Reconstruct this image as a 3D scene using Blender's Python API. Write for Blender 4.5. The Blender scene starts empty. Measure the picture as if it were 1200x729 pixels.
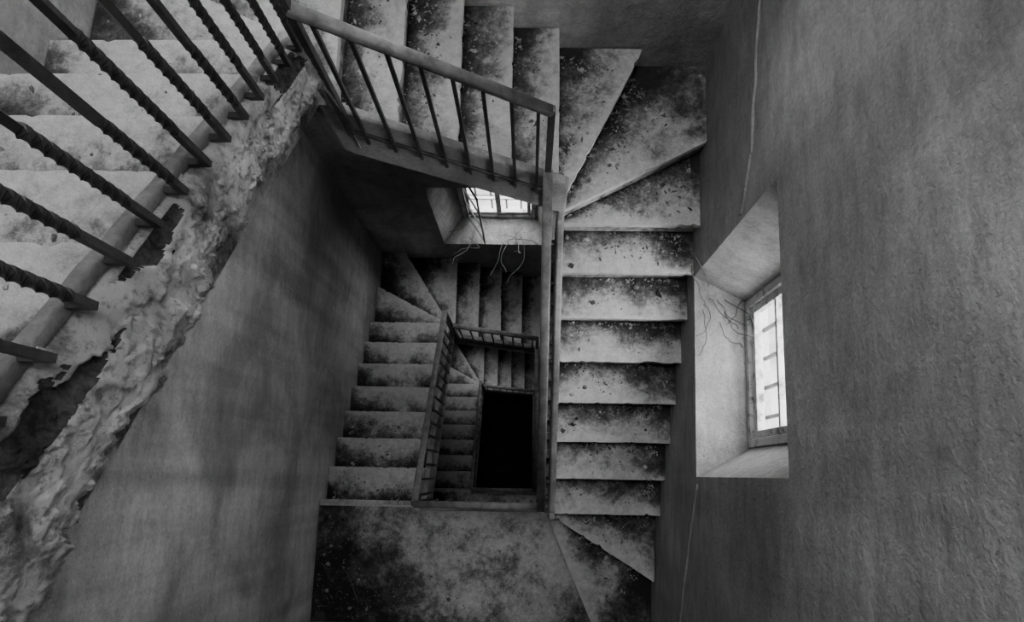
import bpy, bmesh, math, random
from mathutils import Vector, Matrix, noise
random.seed(7)
H=0.18
CAMZ=85.3
XL,XR,YF,YN=-9.3,5.5,13.3,-6.3
WL,WR,WF,WN=-4.7,0.95,8.3,-1.5
T=1.366
ZTOP=101.3
def XRF(y): return 5.28+.033*y

# ------------------------------------------------------------ materials
def new_mat(name,rough=0.85):
    m=bpy.data.materials.new(name); m.use_nodes=True
    nt=m.node_tree; b=nt.nodes['Principled BSDF']
    b.inputs['Roughness'].default_value=rough
    b.inputs['Specular IOR Level'].default_value=0.25
    return m,nt,b
def noise_n(nt,vec,scale,detail=6,rough=0.6,mscale=None,rot=None,dist=0):
    if mscale:
        mp=nt.nodes.new('ShaderNodeMapping'); mp.inputs['Scale'].default_value=mscale
        if rot: mp.inputs['Rotation'].default_value=rot
        nt.links.new(vec,mp.inputs['Vector']); vec=mp.outputs[0]
    n=nt.nodes.new('ShaderNodeTexNoise'); n.inputs['Scale'].default_value=scale
    n.inputs['Detail'].default_value=detail; n.inputs['Roughness'].default_value=rough
    n.inputs['Distortion'].default_value=dist
    nt.links.new(vec,n.inputs['Vector']); return n.outputs['Fac']
def ramp(nt,fac,stops):
    r=nt.nodes.new('ShaderNodeValToRGB'); e=r.color_ramp.elements
    while len(e)<len(stops): e.new(0.5)
    for i,(p,c) in enumerate(stops):
        e[i].position=p; e[i].color=(c,c,c,1)
    nt.links.new(fac,r.inputs[0]); return r.outputs[0]
def math_n(nt,op,a,b):
    m=nt.nodes.new('ShaderNodeMath'); m.operation=op
    for i,x in enumerate((a,b)):
        if isinstance(x,(int,float)): m.inputs[i].default_value=x
        else: nt.links.new(x,m.inputs[i])
    return m.outputs[0]
def bump(nt,b,h,strength,dist):
    n=nt.nodes.new('ShaderNodeBump'); n.inputs['Strength'].default_value=strength
    n.inputs['Distance'].default_value=dist
    nt.links.new(h,n.inputs['Height']); nt.links.new(n.outputs[0],b.inputs['Normal'])
def objvec(nt):
    return nt.nodes.new('ShaderNodeTexCoord').outputs['Object']

def plaster(name,hi,patch=0.5,streak=0.5,bs=0.5,brush=.2):
    m,nt,b=new_mat(name,0.92); v=objvec(nt)
    big=ramp(nt,noise_n(nt,v,1.2,10,0.58,dist=.6),[(0.38,1-patch),(0.46,1-patch*.6),(0.49,0.90),(0.66,1.15)])
    big2=ramp(nt,noise_n(nt,v,0.6,3,0.5),[(0.35,.74),(0.65,1.15)])
    st=ramp(nt,noise_n(nt,v,1.6,5,0.55,(2.4,2.4,0.3)),[(0.34,1-streak*0.8),(0.6,1.05)])
    drip=ramp(nt,noise_n(nt,v,3.2,4,0.5,(2.4,2.4,0.14)),[(0.36,1-streak*.5),(0.52,1.0)])
    fine=ramp(nt,noise_n(nt,v,60,4,0.7),[(0.3,0.78),(0.7,1.14)])
    pit=ramp(nt,noise_n(nt,v,10,11,0.8),[(0.31,0.35),(0.37,1.0)])
    sc=ramp(nt,noise_n(nt,v,5,9,0.70,(2.5,.8,2.5),(0.5,0,0)),[(0.3,1-brush),(0.7,1+brush*.7)])
    a=math_n(nt,'MULTIPLY',big,st)
    for q in (drip,fine,pit,sc,big2,hi): a=math_n(nt,'MULTIPLY',a,q)
    nt.links.new(a,b.inputs['Base Color'])
    hh=math_n(nt,'ADD',noise_n(nt,v,9,10,0.66),math_n(nt,'MULTIPLY',noise_n(nt,v,70,3,0.6),0.25))
    hh=math_n(nt,'ADD',hh,math_n(nt,'MULTIPLY',big,0.35))
    bump(nt,b,hh,bs,0.025); return m
M_WALL=plaster('aged_plaster',0.35,.36,0.34,.8,.25)
M_WALLR=plaster('aged_plaster_smooth',0.34,.18,0.16,0.7,.30)
M_SOFF=plaster('stained_concrete',0.36,.4,0.4)
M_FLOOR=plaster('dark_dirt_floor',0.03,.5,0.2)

m,nt,b=new_mat('gritty_stone_step',0.95); M_STEP=m; v=objvec(nt)
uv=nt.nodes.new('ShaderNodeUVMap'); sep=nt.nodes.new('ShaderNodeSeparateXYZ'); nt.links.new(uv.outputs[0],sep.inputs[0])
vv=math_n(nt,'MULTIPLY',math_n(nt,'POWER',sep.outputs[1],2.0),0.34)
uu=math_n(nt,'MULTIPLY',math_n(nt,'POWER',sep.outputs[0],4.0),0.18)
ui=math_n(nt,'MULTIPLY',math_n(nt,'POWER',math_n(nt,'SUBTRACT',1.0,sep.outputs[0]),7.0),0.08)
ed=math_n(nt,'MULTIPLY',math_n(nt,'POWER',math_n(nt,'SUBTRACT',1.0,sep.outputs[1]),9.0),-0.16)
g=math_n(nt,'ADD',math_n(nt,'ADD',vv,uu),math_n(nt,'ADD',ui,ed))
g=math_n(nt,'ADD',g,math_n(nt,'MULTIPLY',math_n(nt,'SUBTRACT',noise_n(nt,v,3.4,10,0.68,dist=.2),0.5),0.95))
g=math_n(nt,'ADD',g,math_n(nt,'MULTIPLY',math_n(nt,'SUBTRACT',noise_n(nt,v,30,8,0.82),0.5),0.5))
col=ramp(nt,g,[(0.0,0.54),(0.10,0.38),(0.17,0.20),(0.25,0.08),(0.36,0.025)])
fine=ramp(nt,noise_n(nt,v,22,9,0.8),[(0.3,0.62),(0.7,1.2)])
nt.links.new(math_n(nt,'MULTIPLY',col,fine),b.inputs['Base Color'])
bump(nt,b,math_n(nt,'ADD',g,noise_n(nt,v,120,3,0.7)),0.6,0.012)

m,nt,b=new_mat('crumbling_lime_plaster',0.95); M_ROUGH=m; v=objvec(nt)
a=ramp(nt,noise_n(nt,v,4.0,12,0.72),[(0.33,0.05),(0.41,0.18),(0.47,0.36),(0.64,0.52)])
p=ramp(nt,noise_n(nt,v,34,9,0.80),[(0.37,0.40),(0.48,1.0)])
nt.links.new(math_n(nt,'MULTIPLY',a,p),b.inputs['Base Color'])
bump(nt,b,math_n(nt,'ADD',noise_n(nt,v,14,11,0.74),math_n(nt,'MULTIPLY',noise_n(nt,v,60,6,0.7),0.3)),0.9,0.014)
m,nt,b=new_mat('exposed_dark_mortar',0.95); M_DARK=m; v=objvec(nt)
nt.links.new(ramp(nt,noise_n(nt,v,16,8,0.75),[(0.4,0.015),(0.7,0.13)]),b.inputs['Base Color'])
bump(nt,b,noise_n(nt,v,20,10,0.75),1.0,0.02)

m,nt,b=new_mat('worn_handrail_wood',0.5); M_RAIL=m; v=objvec(nt)
nt.links.new(ramp(nt,noise_n(nt,v,14,7,0.7),[(0.3,0.055),(0.7,0.19)]),b.inputs['Base Color'])
bump(nt,b,noise_n(nt,v,40,6,0.7),0.3,0.004)
m,nt,b=new_mat('wrought_iron',0.45); M_IRON=m; v=objvec(nt)
nt.links.new(ramp(nt,noise_n(nt,v,30,7,0.7),[(0.3,0.012),(0.75,0.07)]),b.inputs['Base Color'])
b.inputs['Metallic'].default_value=0.3; b.inputs['Specular IOR Level'].default_value=0.5
bump(nt,b,noise_n(nt,v,90,6,0.7),0.4,0.003)
m,nt,b=new_mat('weathered_window_paint',0.7); M_FRAME=m; v=objvec(nt)
nt.links.new(ramp(nt,noise_n(nt,v,12,8,0.7),[(0.35,0.10),(0.5,0.5)]),b.inputs['Base Color'])
m,nt,b=new_mat('rubble',0.95); M_RUB=m; v=objvec(nt)
nt.links.new(ramp(nt,noise_n(nt,v,11,5,0.7),[(0.38,0.02),(0.5,.12),(0.65,0.45)]),b.inputs['Base Color'])
m,nt,b=new_mat('dry_vine',0.9); M_VINE=m
b.inputs['Base Color'].default_value=(0.08,0.08,0.08,1)
m,nt,b=new_mat('outside_ground',0.95); M_GROUND=m; v=objvec(nt)
nt.links.new(ramp(nt,noise_n(nt,v,1,5,0.6),[(0.3,0.08),(0.7,0.2)]),b.inputs['Base Color'])
m=bpy.data.materials.new('window_glass'); m.use_nodes=True; nt=m.node_tree; M_GLASS=m
nt.nodes.remove(nt.nodes['Principled BSDF'])
tr=nt.nodes.new('ShaderNodeBsdfTransparent'); gl=nt.nodes.new('ShaderNodeBsdfGlossy'); gl.inputs['Roughness'].default_value=0.05
mx=nt.nodes.new('ShaderNodeMixShader'); mx.inputs[0].default_value=0.05
nt.links.new(tr.outputs[0],mx.inputs[1]); nt.links.new(gl.outputs[0],mx.inputs[2]); nt.links.new(mx.outputs[0],nt.nodes['Material Output'].inputs[0])

# ------------------------------------------------------------ mesh helpers
class MB:
    def __init__(s): s.v=[]; s.f=[]; s.uv=[]; s.mi=[]
    def face(s,pts,uvs=None,mi=0):
        i=len(s.v); s.v+= [tuple(c*H for c in p) for p in pts]; s.f.append(tuple(range(i,i+len(pts))))
        s.uv.append(uvs if uvs else [(0.3,0.3)]*len(pts)); s.mi.append(mi)
    def mesh(s,verts,faces,uv=(0.3,0.3),mis=None):
        i=len(s.v); s.v+=[tuple(c*H for c in p) for p in verts]
        for q,f in enumerate(faces): s.f.append(tuple(i+k for k in f)); s.uv.append([uv]*len(f)); s.mi.append(mis[q] if mis else 0)
    def box(s,fn,a0,a1,b0,b1,c0,c1):
        vs=[fn(a,b_,c) for a in(a0,a1) for b_ in(b0,b1) for c in(c0,c1)]
        s.mesh(vs,[(0,1,3,2),(4,6,7,5),(0,4,5,1),(2,3,7,6),(0,2,6,4),(1,5,7,3)])
    def obj(s,name,mat,parent=None,merge=True,smooth=False,bevel=0):
        me=bpy.data.meshes.new(name); me.from_pydata(s.v,[],s.f)
        ul=me.uv_layers.new(name='UVMap'); k=0
        for u in s.uv:
            for c in u: ul.data[k].uv=c; k+=1
        for i,q in enumerate(s.mi): me.polygons[i].material_index=q
        bm=bmesh.new(); bm.from_mesh(me)
        if merge: bmesh.ops.remove_doubles(bm,verts=bm.verts,dist=1e-5)
        bmesh.ops.recalc_face_normals(bm,faces=bm.faces)
        bm.to_mesh(me); bm.free()
        if smooth:
            for p in me.polygons: p.use_smooth=True
        for mm in (mat if isinstance(mat,list) else [mat]): me.materials.append(mm)
        o=bpy.data.objects.new(name,me); bpy.context.collection.objects.link(o)
        if parent: o.parent=parent
        if bevel:
            bv=o.modifiers.new('bevel','BEVEL'); bv.width=bevel; bv.segments=2; bv.limit_method='ANGLE'; bv.angle_limit=math.radians(50)
        return o
def empty(name):
    o=bpy.data.objects.new(name,None); bpy.context.collection.objects.link(o); return o
ident=lambda x,y,z:(x,y,z)

# ------------------------------------------------------------ walls
D1,D2=1.75,2.4
def wall(name,fn,u0,u1,z0,z1,holes,mat):
    mb=MB()
    def grid(w,rects):
        us=sorted(set([u0,u1]+[r[0] for r in rects]+[r[1] for r in rects]))
        zs=sorted(set([z0,z1]+[r[2] for r in rects]+[r[3] for r in rects]))
        for i in range(len(us)-1):
            for j in range(len(zs)-1):
                cu=(us[i]+us[i+1])/2; cz=(zs[j]+zs[j+1])/2
                if any(r[0]<cu<r[1] and r[2]<cz<r[3] for r in rects): continue
                mb.face([fn(us[i],w,zs[j]),fn(us[i+1],w,zs[j]),fn(us[i+1],w,zs[j+1]),fn(us[i],w,zs[j+1])])
    grid(0,[h[0] for h in holes]); grid(D2,[h[1] for h in holes])
    for a,b_ in holes:
        def ring(r,w): return [fn(r[0],w,r[2]),fn(r[1],w,r[2]),fn(r[1],w,r[3]),fn(r[0],w,r[3])]
        rs=[ring(a,0),ring(b_,D1),ring(b_,D2)]
        for q in range(2):
            for k in range(4):
                mb.face([rs[q][k],rs[q][(k+1)%4],rs[q+1][(k+1)%4],rs[q+1][k]])
    for (a,b_) in (((u0,z0),(u1,z0)),((u1,z0),(u1,z1)),((u1,z1),(u0,z1)),((u0,z1),(u0,z0))):
        mb.face([fn(a[0],0,a[1]),fn(b_[0],0,b_[1]),fn(b_[0],D2,b_[1]),fn(a[0],D2,a[1])])
    return mb.obj(name,mat)
fR=lambda u,w,z:(XRF(u)+w,u,z)
fF=lambda u,w,z:(u,YF+w,z)
fL=lambda u,w,z:(XL-w,u,z)
fN=lambda u,w,z:(u,YN-w,z)
rH=[((0.02,6.6,63.0+o,70.9+o),(0.95,5.7,63.05+o,70.4+o)) for o in (0,27)]
rH.append(((1.6,6.2,37.0,40.0),(2.2,5.6,37.1,39.8)))  # unseen lower window, added to light the flight across the well
fH=[((-5.2,1.3,46.7+o,54.9+o),(-4.1,0.2,46.8+o,54.2+o)) for o in (0,27)]
fH.append(((-5.2,1.3,19.7,26.6),(-4.1,.2,19.8,26.2)))  # unseen low window, added and sized to brighten the bottom of the well
wall('wall_right',fR,YN,YF,0,ZTOP,rH,M_WALLR)
wall('wall_far',fF,XL-D2,XR+D2,0,ZTOP,fH,M_WALL)
wall('wall_left',fL,YN,YF,0,ZTOP,[],M_WALL)
wall('wall_near',fN,XL-D2,XR+D2,0,ZTOP,[],M_WALL)
mb=MB(); mb.box(ident,XL-D2,XR+D2,YN-D2,YF+D2,-1,0); mb.obj('floor',M_FLOOR)
SK=(-6.0,3.0,0.0,9.5)
mb=MB()
for a,b_,c,d in ((XL-D2,SK[0],YN-D2,YF+D2),(SK[1],XR+D2,YN-D2,YF+D2),(SK[0],SK[1],YN-D2,SK[2]),(SK[0],SK[1],SK[3],YF+D2)):
    mb.box(ident,a,b_,c,d,ZTOP,ZTOP+1.2)
mb.obj('ceiling',M_WALL,merge=False)
mb=MB(); mb.box(ident,-300,300,-300,300,-2,-1.05); mb.obj('ground',M_GROUND)

# ------------------------------------------------------------ windows
def window(name,fn,hole,casement=False):
    e=empty(name)
    u0,u1,z0,z1=hole[1]; w=D1
    mb=MB()
    fr=0.26; s2=.5
    mb.box(fn,u0,u0+fr,w-0.1,w+0.3,z0,z1); mb.box(fn,u1-fr,u1,w-0.1,w+0.3,z0,z1)
    mb.box(fn,u0,u1,w-0.12,w+0.3,z0,z0+fr); mb.box(fn,u0,u1,w-0.1,w+0.3,z1-fr,z1)
    mb.box(fn,u0+fr+.03,u0+s2,w,w+0.22,z0+fr,z1-fr); mb.box(fn,u1-s2,u1-fr-.03,w,w+0.22,z0+fr,z1-fr)
    mb.box(fn,u0+fr,u1-fr,w-.02,w+0.22,z0+fr+.04,z0+s2+.15); mb.box(fn,u0+fr,u1-fr,w,w+0.22,z1-s2,z1-fr-.03)
    um=(u0+u1)/2
    if casement:
        mb.box(fn,um-0.14,um+0.14,w-0.05,w+0.25,z0+fr,z1-fr)
    for k in (1,2):
        zz=z0+(z1-z0)*k/3
        mb.box(fn,u0+fr,u1-fr,w+0.02,w+0.2,zz-0.07,zz+0.07)
    mb.obj('frame',M_FRAME,e,merge=False,bevel=0.004)
    mg=MB(); mg.box(fn,u0+fr,u1-fr,w+0.1,w+0.12,z0+fr,z1-fr); mg.obj('glass_pane',M_GLASS,e)
    mi=MB()
    n=4
    for k in range(n):
        u=u0+(u1-u0)*(k+1)/(n+1)
        mi.box(fn,u-0.055,u+0.055,w+0.45,w+0.55,z0,z1)
    for k in (1,3):
        zz=z0+(z1-z0)*k/4
        mi.box(fn,u0,u1,w+0.43,w+0.57,zz-0.06,zz+0.06)
    mi.obj('iron_bars',M_IRON,e,merge=False)
    if casement:
        ml=MB(); L=(u1-u0)*0.5; ang=math.radians(58)
        def leaf(a,b_,c):
            return fn(u0+0.25+a*math.cos(ang),w-0.15-a*math.sin(ang)+b_,c)
        for (a0,a1,c0,c1) in ((0,0.22,z0+.4,z1-.4),(L-.22,L,z0+.4,z1-.4),(0,L,z0+.4,z0+.65),(0,L,z1-.65,z1-.4),(0,L,z0+2.6,z0+2.75),(0,L,z0+4.8,z0+4.95)):
            ml.box(leaf,a0,a1,0,0.15,c0,c1)
        ml.obj('open_leaf',M_IRON,e,merge=False)
    return e
wi=1
for o,hh in enumerate(rH): window('window_%d'%wi,fR,hh); wi+=1  # last right-wall one is the added light opening
for o,hh in enumerate(fH): window('window_%d'%wi,fF,hh,casement=(o==0)); wi+=1  # last far-wall one is the added light opening
e=empty('window_%d'%wi); mb=MB()
a,b_,c,d=SK
for x0,x1,y0,y1 in ((a,a+.35,c,d),(b_-.35,b_,c,d),(a,b_,c,c+.35),(a,b_,d-.35,d)): mb.box(ident,x0,x1,y0,y1,ZTOP+.2,ZTOP+.7)
for k in (1,2): mb.box(ident,a+(b_-a)*k/3-.1,a+(b_-a)*k/3+.1,c,d,ZTOP+.3,ZTOP+.6)
mb.obj('skylight_frame',M_FRAME,e,merge=False)

# ------------------------------------------------------------ stairs
G=.02
def clampv(p): 
    y=min(YF-G,max(YN+G,p[1])); return Vector((min(XRF(y)-G,max(XL+G,p[0])),y))
staircase=empty('staircase')
treads=MB(); bodies=MB(); rubspots=[]
def step(L,poly,uvs,c=2.1,nose=0.14):
    n=len(poly)
    vs=[u[1] for u in uvs]
    P=[clampv(p) for p in poly]
    top=L-0.22
    bot=[L-c+ (1.0*v) for v in vs]
    body=[(p.x,p.y,top) for p in P]+[(p.x,p.y,b_) for p,b_ in zip(P,bot)]
    faces=[tuple(range(n)),tuple(range(2*n-1,n-1,-1))]+[(i,(i+1)%n,n+(i+1)%n,n+i) for i in range(n)]
    bodies.mesh(body,faces,(0.5,0.6))
    f0,f1=P[0],P[1]; d=(f1-f0); d=d/d.length; nrm=Vector((d.y,-d.x))
    cen=sum(P,Vector((0,0)))/n
    if (cen-f0).dot(nrm)>0: nrm=-nrm
    K=40; front=[]; fuv=[]
    for k in range(K+1):
        s=k/K; q=f0.lerp(f1,s)
        j=-max(0,noise.noise(Vector((q.x*5,q.y*5,L*3)))-.2)*0.16+noise.noise(Vector((q.x*.6,q.y*.6,L)))*0.02
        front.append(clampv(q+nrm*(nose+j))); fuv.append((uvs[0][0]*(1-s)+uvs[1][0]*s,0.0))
    bl,br=P[-1],P[-2]
    back=[bl.lerp(br,k/K) for k in range(K+1)]
    R=5
    rows=[]
    for r in range(R+1):
        t_=r/R
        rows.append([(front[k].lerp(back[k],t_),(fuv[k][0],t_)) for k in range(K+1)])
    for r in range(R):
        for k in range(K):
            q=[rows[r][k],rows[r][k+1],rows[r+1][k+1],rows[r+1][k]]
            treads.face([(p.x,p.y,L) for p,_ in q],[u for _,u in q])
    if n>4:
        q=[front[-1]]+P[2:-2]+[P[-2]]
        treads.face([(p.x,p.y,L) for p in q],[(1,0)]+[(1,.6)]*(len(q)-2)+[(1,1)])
    for k in range(K):
        p,q=front[k],front[k+1]
        treads.face([(p.x,p.y,L),(q.x,q.y,L),(q.x,q.y,L-.24),(p.x,p.y,L-.24)],[(.4,0)]*4)
        p2,q2=f0.lerp(f1,k/K),f0.lerp(f1,(k+1)/K)
        treads.face([(p.x,p.y,L-.24),(q.x,q.y,L-.24),(q2.x,q2.y,L-.24),(p2.x,p2.y,L-.24)],[(.4,.5)]*4)
    for i in range(1,n):
        p=P[i] if i>1 else front[-1]; q=P[(i+1)%n] if (i+1)<n else front[0]
        treads.face([(p.x,p.y,L),(q.x,q.y,L),(q.x,q.y,L-.24),(p.x,p.y,L-.24)])
    rubspots.append((L,f0,f1,br,bl))
Q4=[(0,0),(1,0),(1,1),(0,1)]; Q5=[(0,0),(1,0),(1,.5),(1,1),(0,1)]
XX=9.0
XS=-4.84; YS=8.2
def revolution(B,yo):
    y0=-1.4
    yl=lambda k: y0+ (yo if k>0 else yo*0.5)+k*T
    for k in range(1,8):
        step(B-k,[(WL,yl(k)),(XL,yl(k)),(XL,yl(k-1)),(WL,yl(k-1))],Q4)
    y7=yl(7)
    step(B-8,[(WL,8.34),(XL,10.7),(XL,y7),(WL,y7)],Q4)
    step(B-9,[(XS-.06,8.44),(-8.0,YF),(XL,YF),(XL,10.7),(WL,8.34)],Q5)
    step(B-10,[(XS,WF),(XS,YF),(-8.0,YF),(XS-.06,8.44)],Q4)
    for k in range(11,15):
        x=XS+(k-11)*T
        step(B-k,[(x+T,WF),(x+T,YF),(x,YF),(x,WF)],Q4)
    xc=XS+4*T
    step(B-15,[(WR-.05,WF+.05),(3.35,YF),(xc,YF),(xc,WF+.06)],Q4)
    step(B-16,[(WR,WF-.02),(XX,10.7),(XX,YF),(3.35,YF),(WR-.05,WF+.05)],Q5)
    step(B-17,[(WR,YS),(XX,YS),(XX,10.7),(WR,WF-.02)],Q4)
    for k in range(18,25):
        y=YS-(k-18)*T
        step(B-k,[(WR,y-T),(XX,y-T),(XX,y),(WR,y)],Q4)
    yb=YS-7*T
    step(B-25,[(WR,yb-.12),(XX,-4.0),(XX,yb),(WR,yb)],Q4)
    step(B-26,[(WR-.05,yb-.24),(2.95,YN),(XX,YN),(XX,-4.0),(WR,yb-.12)],Q5)
def landing(B,top=False):
    xr=[(2.95,YN+G),(0.85,-1.6)] if not top else [(XRF(YN)-G,YN+G),(XRF(-1.5)-G,-1.5)]
    pts=[(XL+G,YN+G)]+xr+[(WL,-1.5),(WL,-1.4),(XL+G,-1.4)]
    n=len(pts); th=1.5
    K=32
    for i in range(K):
        for j in range(8):
            def pt(a,b_):
                x0,x1=XL+G,(xr[0][0]+(xr[1][0]-xr[0][0])*b_)
                x=x0+(x1-x0)*a; y=YN+G+( -1.5-YN-G)*b_
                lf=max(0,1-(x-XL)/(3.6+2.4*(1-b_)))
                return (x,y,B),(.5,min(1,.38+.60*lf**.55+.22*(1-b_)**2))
            q=[pt(i/K,j/8),pt((i+1)/K,j/8),pt((i+1)/K,(j+1)/8),pt(i/K,(j+1)/8)]
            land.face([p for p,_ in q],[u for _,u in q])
    land.face([(XL+G,-1.5,B),(WL,-1.5,B),(WL,-1.4,B),(XL+G,-1.4,B)],[(.5,0)]*4)
    land.face([(p[0],p[1],B-th) for p in pts])
    for k in range(n):
        p,q=pts[k],pts[(k+1)%n]; land.face([(p[0],p[1],B),(q[0],q[1],B),(q[0],q[1],B-th),(p[0],p[1],B-th)],[(.4,0)]*4)
    land.box(ident,XL+G,WL,-1.42,-1.24,B-.24,B)
land=MB()
yos={81:-0.36,54:0.1,27:0.05}
for B in (81,54,27): revolution(B,yos[B]); landing(B,top=(B==81))
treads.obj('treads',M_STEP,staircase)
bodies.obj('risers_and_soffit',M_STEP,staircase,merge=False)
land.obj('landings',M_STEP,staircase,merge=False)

def rake(mb,axis,fixed0,fixed1,a0,z0,a1,z1,up=.18,dn=2.15):
    f=(lambda w,a,z:(w,a,z)) if axis=='y' else (lambda w,a,z:(a,w,z))
    vs=[f(fixed0,a0,z0-dn),f(fixed1,a0,z0-dn),f(fixed1,a0,z0+up),f(fixed0,a0,z0+up),
        f(fixed0,a1,z1-dn),f(fixed1,a1,z1-dn),f(fixed1,a1,z1+up),f(fixed0,a1,z1+up)]
    mb.mesh(vs,[(0,1,2,3),(7,6,5,4),(0,4,5,1),(1,5,6,2),(2,6,7,3),(3,7,4,0)])
st=MB()
for B in (81,54,27):
    y7=-1.4+yos[B]+7*T
    if B!=81: rake(st,'y',WL-.12,WL+.14,-1.5,B,y7+.25,B-7-.1)
    rake(st,'x',WF-.16,WF+.10,-4.95,B-9.85,.95,B-14.1)
    rake(st,'y',WR-.14,WR+.10,8.3,B-16.9,-1.45,B-24)
    if B!=81: st.box(ident,WL-.12,WL+.14,WF-.16,WF+.12,B-12,B-7.1)
    st.box(ident,WR-.14,WR+.10,WF-.16,WF+.10,B-19,B-13.95)
    st.box(ident,WR-.14,WR+.10,-1.75,-1.4,B-28.5,B-23.9)
    st.box(ident,WL-.12,(XRF(-1.5)-.05 if B==81 else WR),-1.62,-1.38,B-1.55,B+.15)
st.obj('inner_strings',M_SOFF,staircase,merge=False,bevel=0.012)

# crumbling plaster string of the top left flight, wrapping round the corner
B=81; rp=MB()
prof0=[(-4.98,-.02),(-4.74,-.02),(-4.66,-.08),(-4.58,-.18),(-4.54,-.30),(-4.52,-.42),(-4.50,-.8),(-4.48,-1.2),(-4.46,-1.55),(-4.46,-1.75),(-4.50,-1.93),(-4.6,-2.05),(-4.85,-2.12),(-5.7,-2.16)]
prof=[]
for (a,b_) in zip(prof0[:-1],prof0[1:]):
    L_=math.dist(a,b_); k_=max(1,int(L_/.035))
    for k in range(k_): prof.append((a[0]+(b_[0]-a[0])*k/k_,a[1]+(b_[1]-a[1])*k/k_))
prof.append(prof0[-1])
S=680; smax=12.6
def along(s):
    y=-3.2+s
    if y<8.0: return (0,y,0.0,B-max(0,(y+1.4-yos[B]))/T)
    a=min(1,(y-8.0)/.9)
    return (1,8.0,a,B-6.95-a*2.8)
def sstep(a,b_,x):
    t=min(1,max(0,(x-a)/(b_-a))); return t*t*(3-2*t)
grid=[];hols=[]
for i in range(S+1):
    s=smax*i/S
    mode,y,a,zl=along(s)
    row=[];hr=[]
    edge=noise.fractal(Vector((s*1.4,0.3,7.7)),.6,2.0,8)
    zs_=1-.20*sstep(0.5,4.0,y)*(1-a)
    for j,(x,z) in enumerate(prof):
        amp=0.01+.022*sstep(-.15,-.6,z)
        Q=Vector((s*1.0,(zl+z),0))
        n1=noise.fractal(Q*.9+Vector((0,0,3.1)),1.0,2.0,4)
        n2=noise.fractal(Q*4.0+Vector((0,0,9.1)),.9,2.0,4)
        dx=amp*(0.8*n1+0.45*n2)
        fl=noise.fractal(Q*1.1+Vector((0,0,21.0)),.8,2.0,6)
        fl2=noise.fractal(Q*2.3+Vector((0,0,31.0)),.8,2.0,5)
        dx+=(.034*(sstep(.0,.05,fl)-.5)+.016*(sstep(.05,.1,fl2)-.5))*sstep(-.3,-.7,z)
        low=sstep(-1.0,-2.0,z)
        dz=low*(-.30*edge+.06)
        # long dark losses where the plaster came away next to the curb
        hv=noise.fractal(Vector((s*0.55+4.0,z*1.2,11.0)),.9,2.0,6)
        wt=sstep(.06,.12,hv)*sstep(-.10,-.2,z)*sstep(-.85,-.45,z)
        dx-=.06*wt
        off=x+dx-WL
        if mode==0: p=(WL+off,y,zl+z*zs_+dz)
        else:
            th=a*math.pi/2
            p=(WL+off*math.cos(th)+a*.25,8.0+a*.38-off*math.sin(th),zl+z*(.8+.4*a)+dz)
        row.append(p); hr.append(wt)
    grid.append(row);hols.append(hr)
    if mode==1 and a>=1: S=i; break
vs=[p for r in grid for p in r]; w=len(prof)
fs=[];mis=[]
for i in range(S):
    for j in range(w-1):
        fs.append((i*w+j,i*w+j+1,(i+1)*w+j+1,(i+1)*w+j)); mis.append(1 if hols[i][j]>.35 else 0)
rp.mesh(vs,fs,mis=mis)
rp.obj('crumbling_plaster_string',[M_ROUGH,M_DARK],staircase,smooth=True)

# ------------------------------------------------------------ railings
railing=empty('stair_railing')
iron=MB(); hand=MB()
def sqbar(mb,p,z0,z1,s=.04,twist=None):
    rings=[(z0,0.0,1)]
    if twist:
        a,b_,turns=twist; zs0=z0+(z1-z0)*a; zs1=z0+(z1-z0)*b_; n=int(turns*14)
        for k in range(n+1): rings.append((zs0+(zs1-zs0)*k/n,2*math.pi*turns*k/n,1.2 if 0<k<n else 1))
    rings.append((z1,rings[-1][1],1))
    vs=[];fs=[]
    for z,a,m_ in rings:
        for q in range(4):
            an=a+math.pi/4+q*math.pi/2; vs.append((p[0]+s*m_*1.414*math.cos(an),p[1]+s*m_*1.414*math.sin(an),z))
    for i in range(len(rings)-1):
        for q in range(4): fs.append((i*4+q,i*4+(q+1)%4,(i+1)*4+(q+1)%4,(i+1)*4+q))
    fs+= [(3,2,1,0),tuple(len(vs)-4+q for q in range(4))]
    mb.mesh(vs,fs)
def sweep(mb,pts,w,hgt):
    P=[Vector(p) for p in pts]; n=16; vs=[];fs=[]
    for i,e_ in enumerate(P):
        d=(P[min(i+1,len(P)-1)]-P[max(i-1,0)]).normalized(); side=d.cross(Vector((0,0,1))).normalized(); up=side.cross(d)
        for k in range(n):
            t=2*math.pi*k/n; cx=math.copysign(abs(math.cos(t))**.6,math.cos(t)); cy=math.copysign(abs(math.sin(t))**.6,math.sin(t))
            vs.append(tuple(e_+side*w*cx+up*hgt*cy))
    for i in range(len(P)-1):
        for k in range(n): fs.append((i*n+k,i*n+(k+1)%n,(i+1)*n+(k+1)%n,(i+1)*n+k))
    L_=(len(P)-1)*n
    fs+=[tuple(range(n-1,-1,-1)),tuple(range(L_,L_+n))]
    mb.mesh(vs,fs)
def handrail(p0,p1,w=.14,hgt=.10,mb=None): sweep(mb or hand,[p0,p1],w,hgt)
def flatbar(p0,p1,w=.09,t=.03):
    handrail(p0,p1,w,t,iron)
RH=3.9; RL,RR,RF,RN=-4.46,.42,8.1,-1.2
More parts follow.
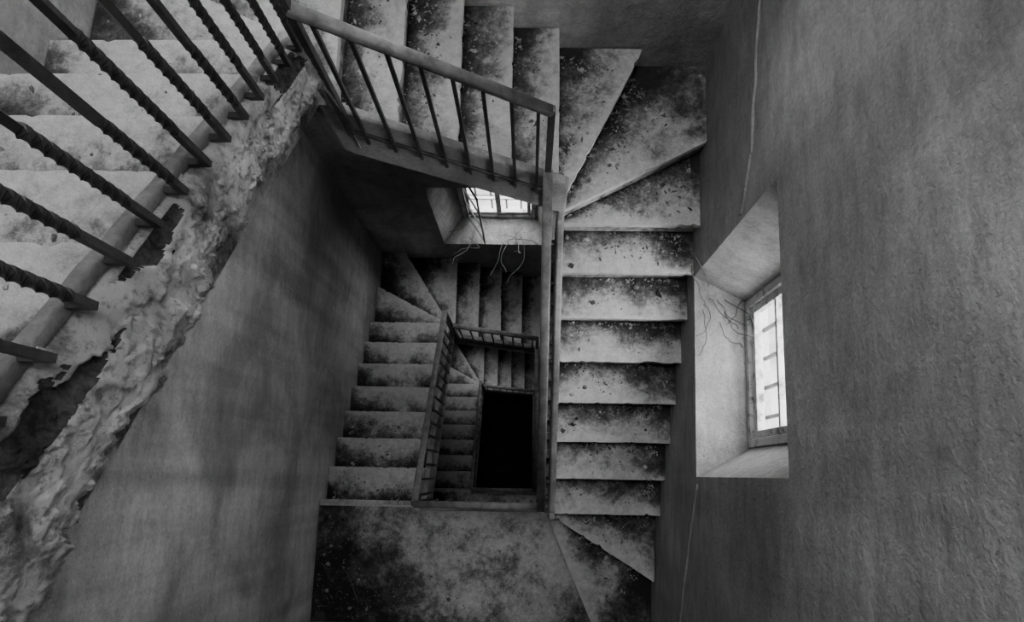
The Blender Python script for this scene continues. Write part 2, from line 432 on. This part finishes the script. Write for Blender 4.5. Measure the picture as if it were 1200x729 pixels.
def raking(axis,fixed,a0,z0,a1,z1,n,foot,wallc,twist=False):
    f=(lambda a,z:(fixed,a,z)) if axis=='y' else (lambda a,z:(a,fixed,z))
    handrail(f(a0,z0+RH),f(a1,z1+RH))
    flatbar(f(a0,z0+RH-.15),f(a1,z1+RH-.15))
    for k in range(n):
        s=(k+.5)/n; a=a0+(a1-a0)*s; z=z0+(z1-z0)*s
        tw=None
        if twist: tw=((.16,.60,2.4),(.08,.46,2.0),(.22,.74,2.8))[k%3]
        p=f(a,0); zb=z-foot
        sqbar(iron,(p[0],p[1]),zb,z+RH-.15,.042 if not twist else .046,tw)
        q=.045
        if axis=='y': iron.box(ident,min(fixed-q,wallc),max(fixed+q,wallc),a-q,a+q,zb-.08,zb+.02)
        else: iron.box(ident,a-q,a+q,min(fixed-q,wallc),max(fixed+q,wallc),zb-.08,zb+.02)
def newel(x,y,z0,z1,s=.085): sqbar(iron,(x,y),z0,z1,s)
for B in (81,54,27):
    tw=(B==81)
    y7=-1.4+yos[B]+7*T
    raking('y',RL,RN,B-.1,RF,B-7-(RF-y7)/T,15,.05 if tw else .8,WL-.1,tw)
    raking('x',RF,RL,B-10.2,RR,B-13.75,8,.95,WF,False)
    flatbar((RL,RF,B-10.8),(RR,RF,B-14.35),.05,.05)
    raking('y',RR,RF,B-16.9,RN,B-23.8,15,.8,WR)
    newel(RL,RF,B-10.9,B-7+RH)
    newel(RR,RF,B-18.0,B-13.7+RH+.05)
    newel(RR,RN,B-28.0,B-23.7+RH)
    newel(RL,RN,B-1.0,B+RH)
    x1=RR if B!=81 else XRF(RN)-.1
    handrail((RL,RN,B+RH),(x1,RN,B+RH)); flatbar((RL,RN,B+RH-.15),(x1,RN,B+RH-.15))
    n=8 if B!=81 else 16
    for k in range(n):
        x=RL+(x1-RL)*(k+.5)/n; sqbar(iron,(x,RN),B-.6,B+RH-.15); iron.box(ident,x-.06,x+.06,-1.5,RN+.06,B-.7,B-.56)
iron.obj('iron_balusters',M_IRON,railing,merge=False)
hand.obj('handrail',M_RAIL,railing,merge=False,smooth=True)
cb=MB()
pts=[]
for k in range(121):
    y=-1.4+9.5*k/120
    pts.append((-4.80+.025*noise.noise(Vector((y*1.5,0,0))),y,81-max(0,y+1.4-yos[81])/T+.10+.03*noise.noise(Vector((y*2.2,5,0)))))
sweep(cb,pts,.10,.11)
cb.obj('rounded_curb',M_SOFF,staircase,merge=False,smooth=True)

# ------------------------------------------------------------ dado seams
def seam(mb,f,pts,w=.10,t=.045):
    for (a,b_) in zip(pts[:-1],pts[1:]):
        K=max(2,int(abs(b_[0]-a[0])*6))
        for k in range(K):
            q=[]
            for s in(k/K,(k+1)/K):
                u=a[0]+(b_[0]-a[0])*s; z=a[1]+(b_[1]-a[1])*s+.16*noise.noise(Vector((u*1.3,a[1],0)))+.06*noise.noise(Vector((u*4,a[1],3)))
                q.append((u,z,w*(1+.9*noise.noise(Vector((u*5,a[1],8))))))
            vs=[]
            for (u,z,ww) in q:
                vs+=[f(u,0.01,z-ww),f(u,0.01,z+ww),f(u,-t,z+ww*.4),f(u,-t,z-ww*.4)]
            mb.mesh(vs,[(0,1,2,3),(7,6,5,4),(0,4,5,1),(1,5,6,2),(2,6,7,3),(3,7,4,0)])
dl=MB(); dr=MB()
for B in (54,27):
    seam(dl,fL,[(YN,B+5.2),(-1.4,B+5.2),(8.2,B-7+5.2),(YF,B-9+5.2)])
for B in (81,54,27):
    zl=lambda y:B-17-(8-y)/T+5.2
    seam(dr,fR,[(YF,B-15.5+5.2),(8,B-17+5.2),(6.75,zl(6.75))])
    seam(dr,fR,[(-.2,zl(-.2)),(-1.56,B-24+5.2),(YN,B-26.5+5.2)])
dl.obj('trim_1',M_SOFF,merge=False); dr.obj('trim_2',M_WALLR,merge=False)

# ------------------------------------------------------------ rubble / litter
rb=MB()
def chip(x,y,z,s):
    vs=[]
    for d in ((1,0,0),(-1,0,0),(0,1,0),(0,-1,0),(0,0,1),(0,0,-1)):
        r=s*random.uniform(.5,1.2); vs.append(Vector(d)*r)
    R=Matrix.Rotation(random.uniform(0,6.28),3,'Z')@Matrix.Rotation(random.uniform(-.6,.6),3,'X')
    vs=[R@v_ for v_ in vs]; vs=[Vector((v_.x,v_.y,v_.z*.55)) for v_ in vs]; mz=min(v_.z for v_ in vs)
    rb.mesh([(x+v_.x,y+v_.y,z+v_.z-mz) for v_ in vs],[(0,2,4),(2,1,4),(1,3,4),(3,0,4),(2,0,5),(1,2,5),(3,1,5),(0,3,5)])
def leaf_litter(x,y,z,s):
    a=random.uniform(0,6.28); c_,s_=math.cos(a),math.sin(a); t=random.uniform(.01,.05)
    L2=[(-s,0,t*.3),(-.3*s,.38*s,t),(.45*s,.30*s,t*1.3),(s,0,t*.4),(.45*s,-.30*s,t*.9),(-.3*s,-.38*s,t*1.4)]
    rb.mesh([(x+p[0]*c_-p[1]*s_,y+p[0]*s_+p[1]*c_,z+.01+p[2]) for p in L2],[(0,1,2,3),(0,3,4,5)])
for (L,f0,f1,br,bl) in rubspots:
    cnt=200 if L>50 else 18
    if L>=73: cnt=40
    if 64<=L<=66: cnt=420
    for _ in range(cnt):
        u=random.betavariate(1.3,0.8); v_=random.betavariate(2.2,0.75)*.94+.03
        u=.05+u*.88
        p=f0.lerp(f1,u).lerp(bl.lerp(br,u),v_)
        s=random.uniform(.015,.05) if random.random()<.95 else random.uniform(.06,.12)
        if p.x>XRF(p.y)-.18: continue
        if random.random()<.15: leaf_litter(p.x,p.y,L,random.uniform(.05,.11))
        else: chip(p.x,p.y,L,s)
for _ in range(500):
    x=XL+.2+random.betavariate(.8,2.4)*9; y=random.uniform(YN+.2,-1.8)
    if x< 0.5: chip(x,y,54,random.uniform(.015,.05) if random.random()<.95 else .10)
rb.obj('rubble_debris',M_RUB,merge=False)

def vine(name,strands,rad=.02):
    cu=bpy.data.curves.new(name,'CURVE'); cu.dimensions='3D'; cu.bevel_depth=rad*H; cu.bevel_resolution=1
    for pts in strands:
        s=cu.splines.new('POLY'); s.points.add(len(pts)-1)
        for i,p in enumerate(pts): s.points[i].co=(p[0]*H,p[1]*H,p[2]*H,1)
    cu.materials.append(M_VINE)
    o=bpy.data.objects.new(name,cu); bpy.context.collection.objects.link(o); return o
def wander(p,d,n,st,jit,zmin=None):
    p=Vector(p); d=Vector(d).normalized(); out=[tuple(p)]
    for _ in range(n):
        d=(d+Vector([random.uniform(-jit,jit) for _ in range(3)])).normalized(); p=p+d*st
        if zmin is not None and p.z<zmin: p.z=zmin+.02
        out.append(tuple(p))
    return out
vine('dry_vine',[wander((XR+random.uniform(.1,1.0),random.uniform(4.9,6.0),63.15),(random.uniform(-.1,.4),random.uniform(-.6,.3),.15),14,.12,.4,63.1) for _ in range(9)]+
     [[(XR+.4,6.2,63.3),(XR+.1,6.5,63.9),(XR-.2,6.8,64.3),(XR-.3,6.95,64.35),(XR-.32,7.0,63.9),(XR-.3,7.02,63.6)]],.015)
vine('dry_vine',[wander((random.uniform(-4.2,0),YF+random.uniform(.3,1.2),46.9),(random.uniform(-1,1),-.4,.2),22,.16,.35,46.85) for _ in range(8)])
vine('fallen_twig',[wander((-7.9,-4.2,54.06),(.6,-1,0),7,.2,.12,54.05),wander((-6.6,-3.2,54.06),(.3,-1,0),4,.2,.2,54.05)],.03)

# ------------------------------------------------------------ light
w=bpy.data.worlds.new('overcast_sky'); bpy.context.scene.world=w; w.use_nodes=True
bg=w.node_tree.nodes['Background']; bg.inputs[0].default_value=(.9,.9,.9,1); bg.inputs[1].default_value=24.0
def portal(name,loc,rot,sx,sy):
    l=bpy.data.lights.new(name,'AREA'); l.shape='RECTANGLE'; l.size=sx*H; l.size_y=sy*H
    l.cycles.is_portal=True
    o=bpy.data.objects.new(name,l); bpy.context.collection.objects.link(o)
    o.location=[c*H for c in loc]; o.rotation_euler=rot
for hh in rH:
    r=hh[1]; portal('window_sky_portal',(XRF(3.3)+D2+.12,(r[0]+r[1])/2,(r[2]+r[3])/2),(0,math.radians(90),0),r[3]-r[2],r[1]-r[0])
for hh in fH:
    r=hh[1]; portal('window_sky_portal',((r[0]+r[1])/2,YF+D2+.02,(r[2]+r[3])/2),(math.radians(-90),0,0),r[1]-r[0],r[3]-r[2])
portal('skylight_portal',((SK[0]+SK[1])/2,(SK[2]+SK[3])/2,ZTOP+1.22),(0,0,0),SK[1]-SK[0],SK[3]-SK[2])

# ------------------------------------------------------------ camera
f=800.0
Z=Vector((-20,191.5,800)).normalized()
s=.012; X=Vector((1,-s,(20+191.5*s)/800)).normalized()
Y=Z.cross(X).normalized(); X=Y.cross(Z).normalized()
R=Matrix((X,Y,Z))
cam=bpy.data.cameras.new('camera'); co=bpy.data.objects.new('camera',cam); bpy.context.collection.objects.link(co)
cam.sensor_width=36; cam.lens=f*36/1200; cam.clip_start=.02; cam.clip_end=500
co.matrix_world=Matrix.Translation((0,0,CAMZ*H))@R.to_4x4()
bpy.context.scene.camera=co
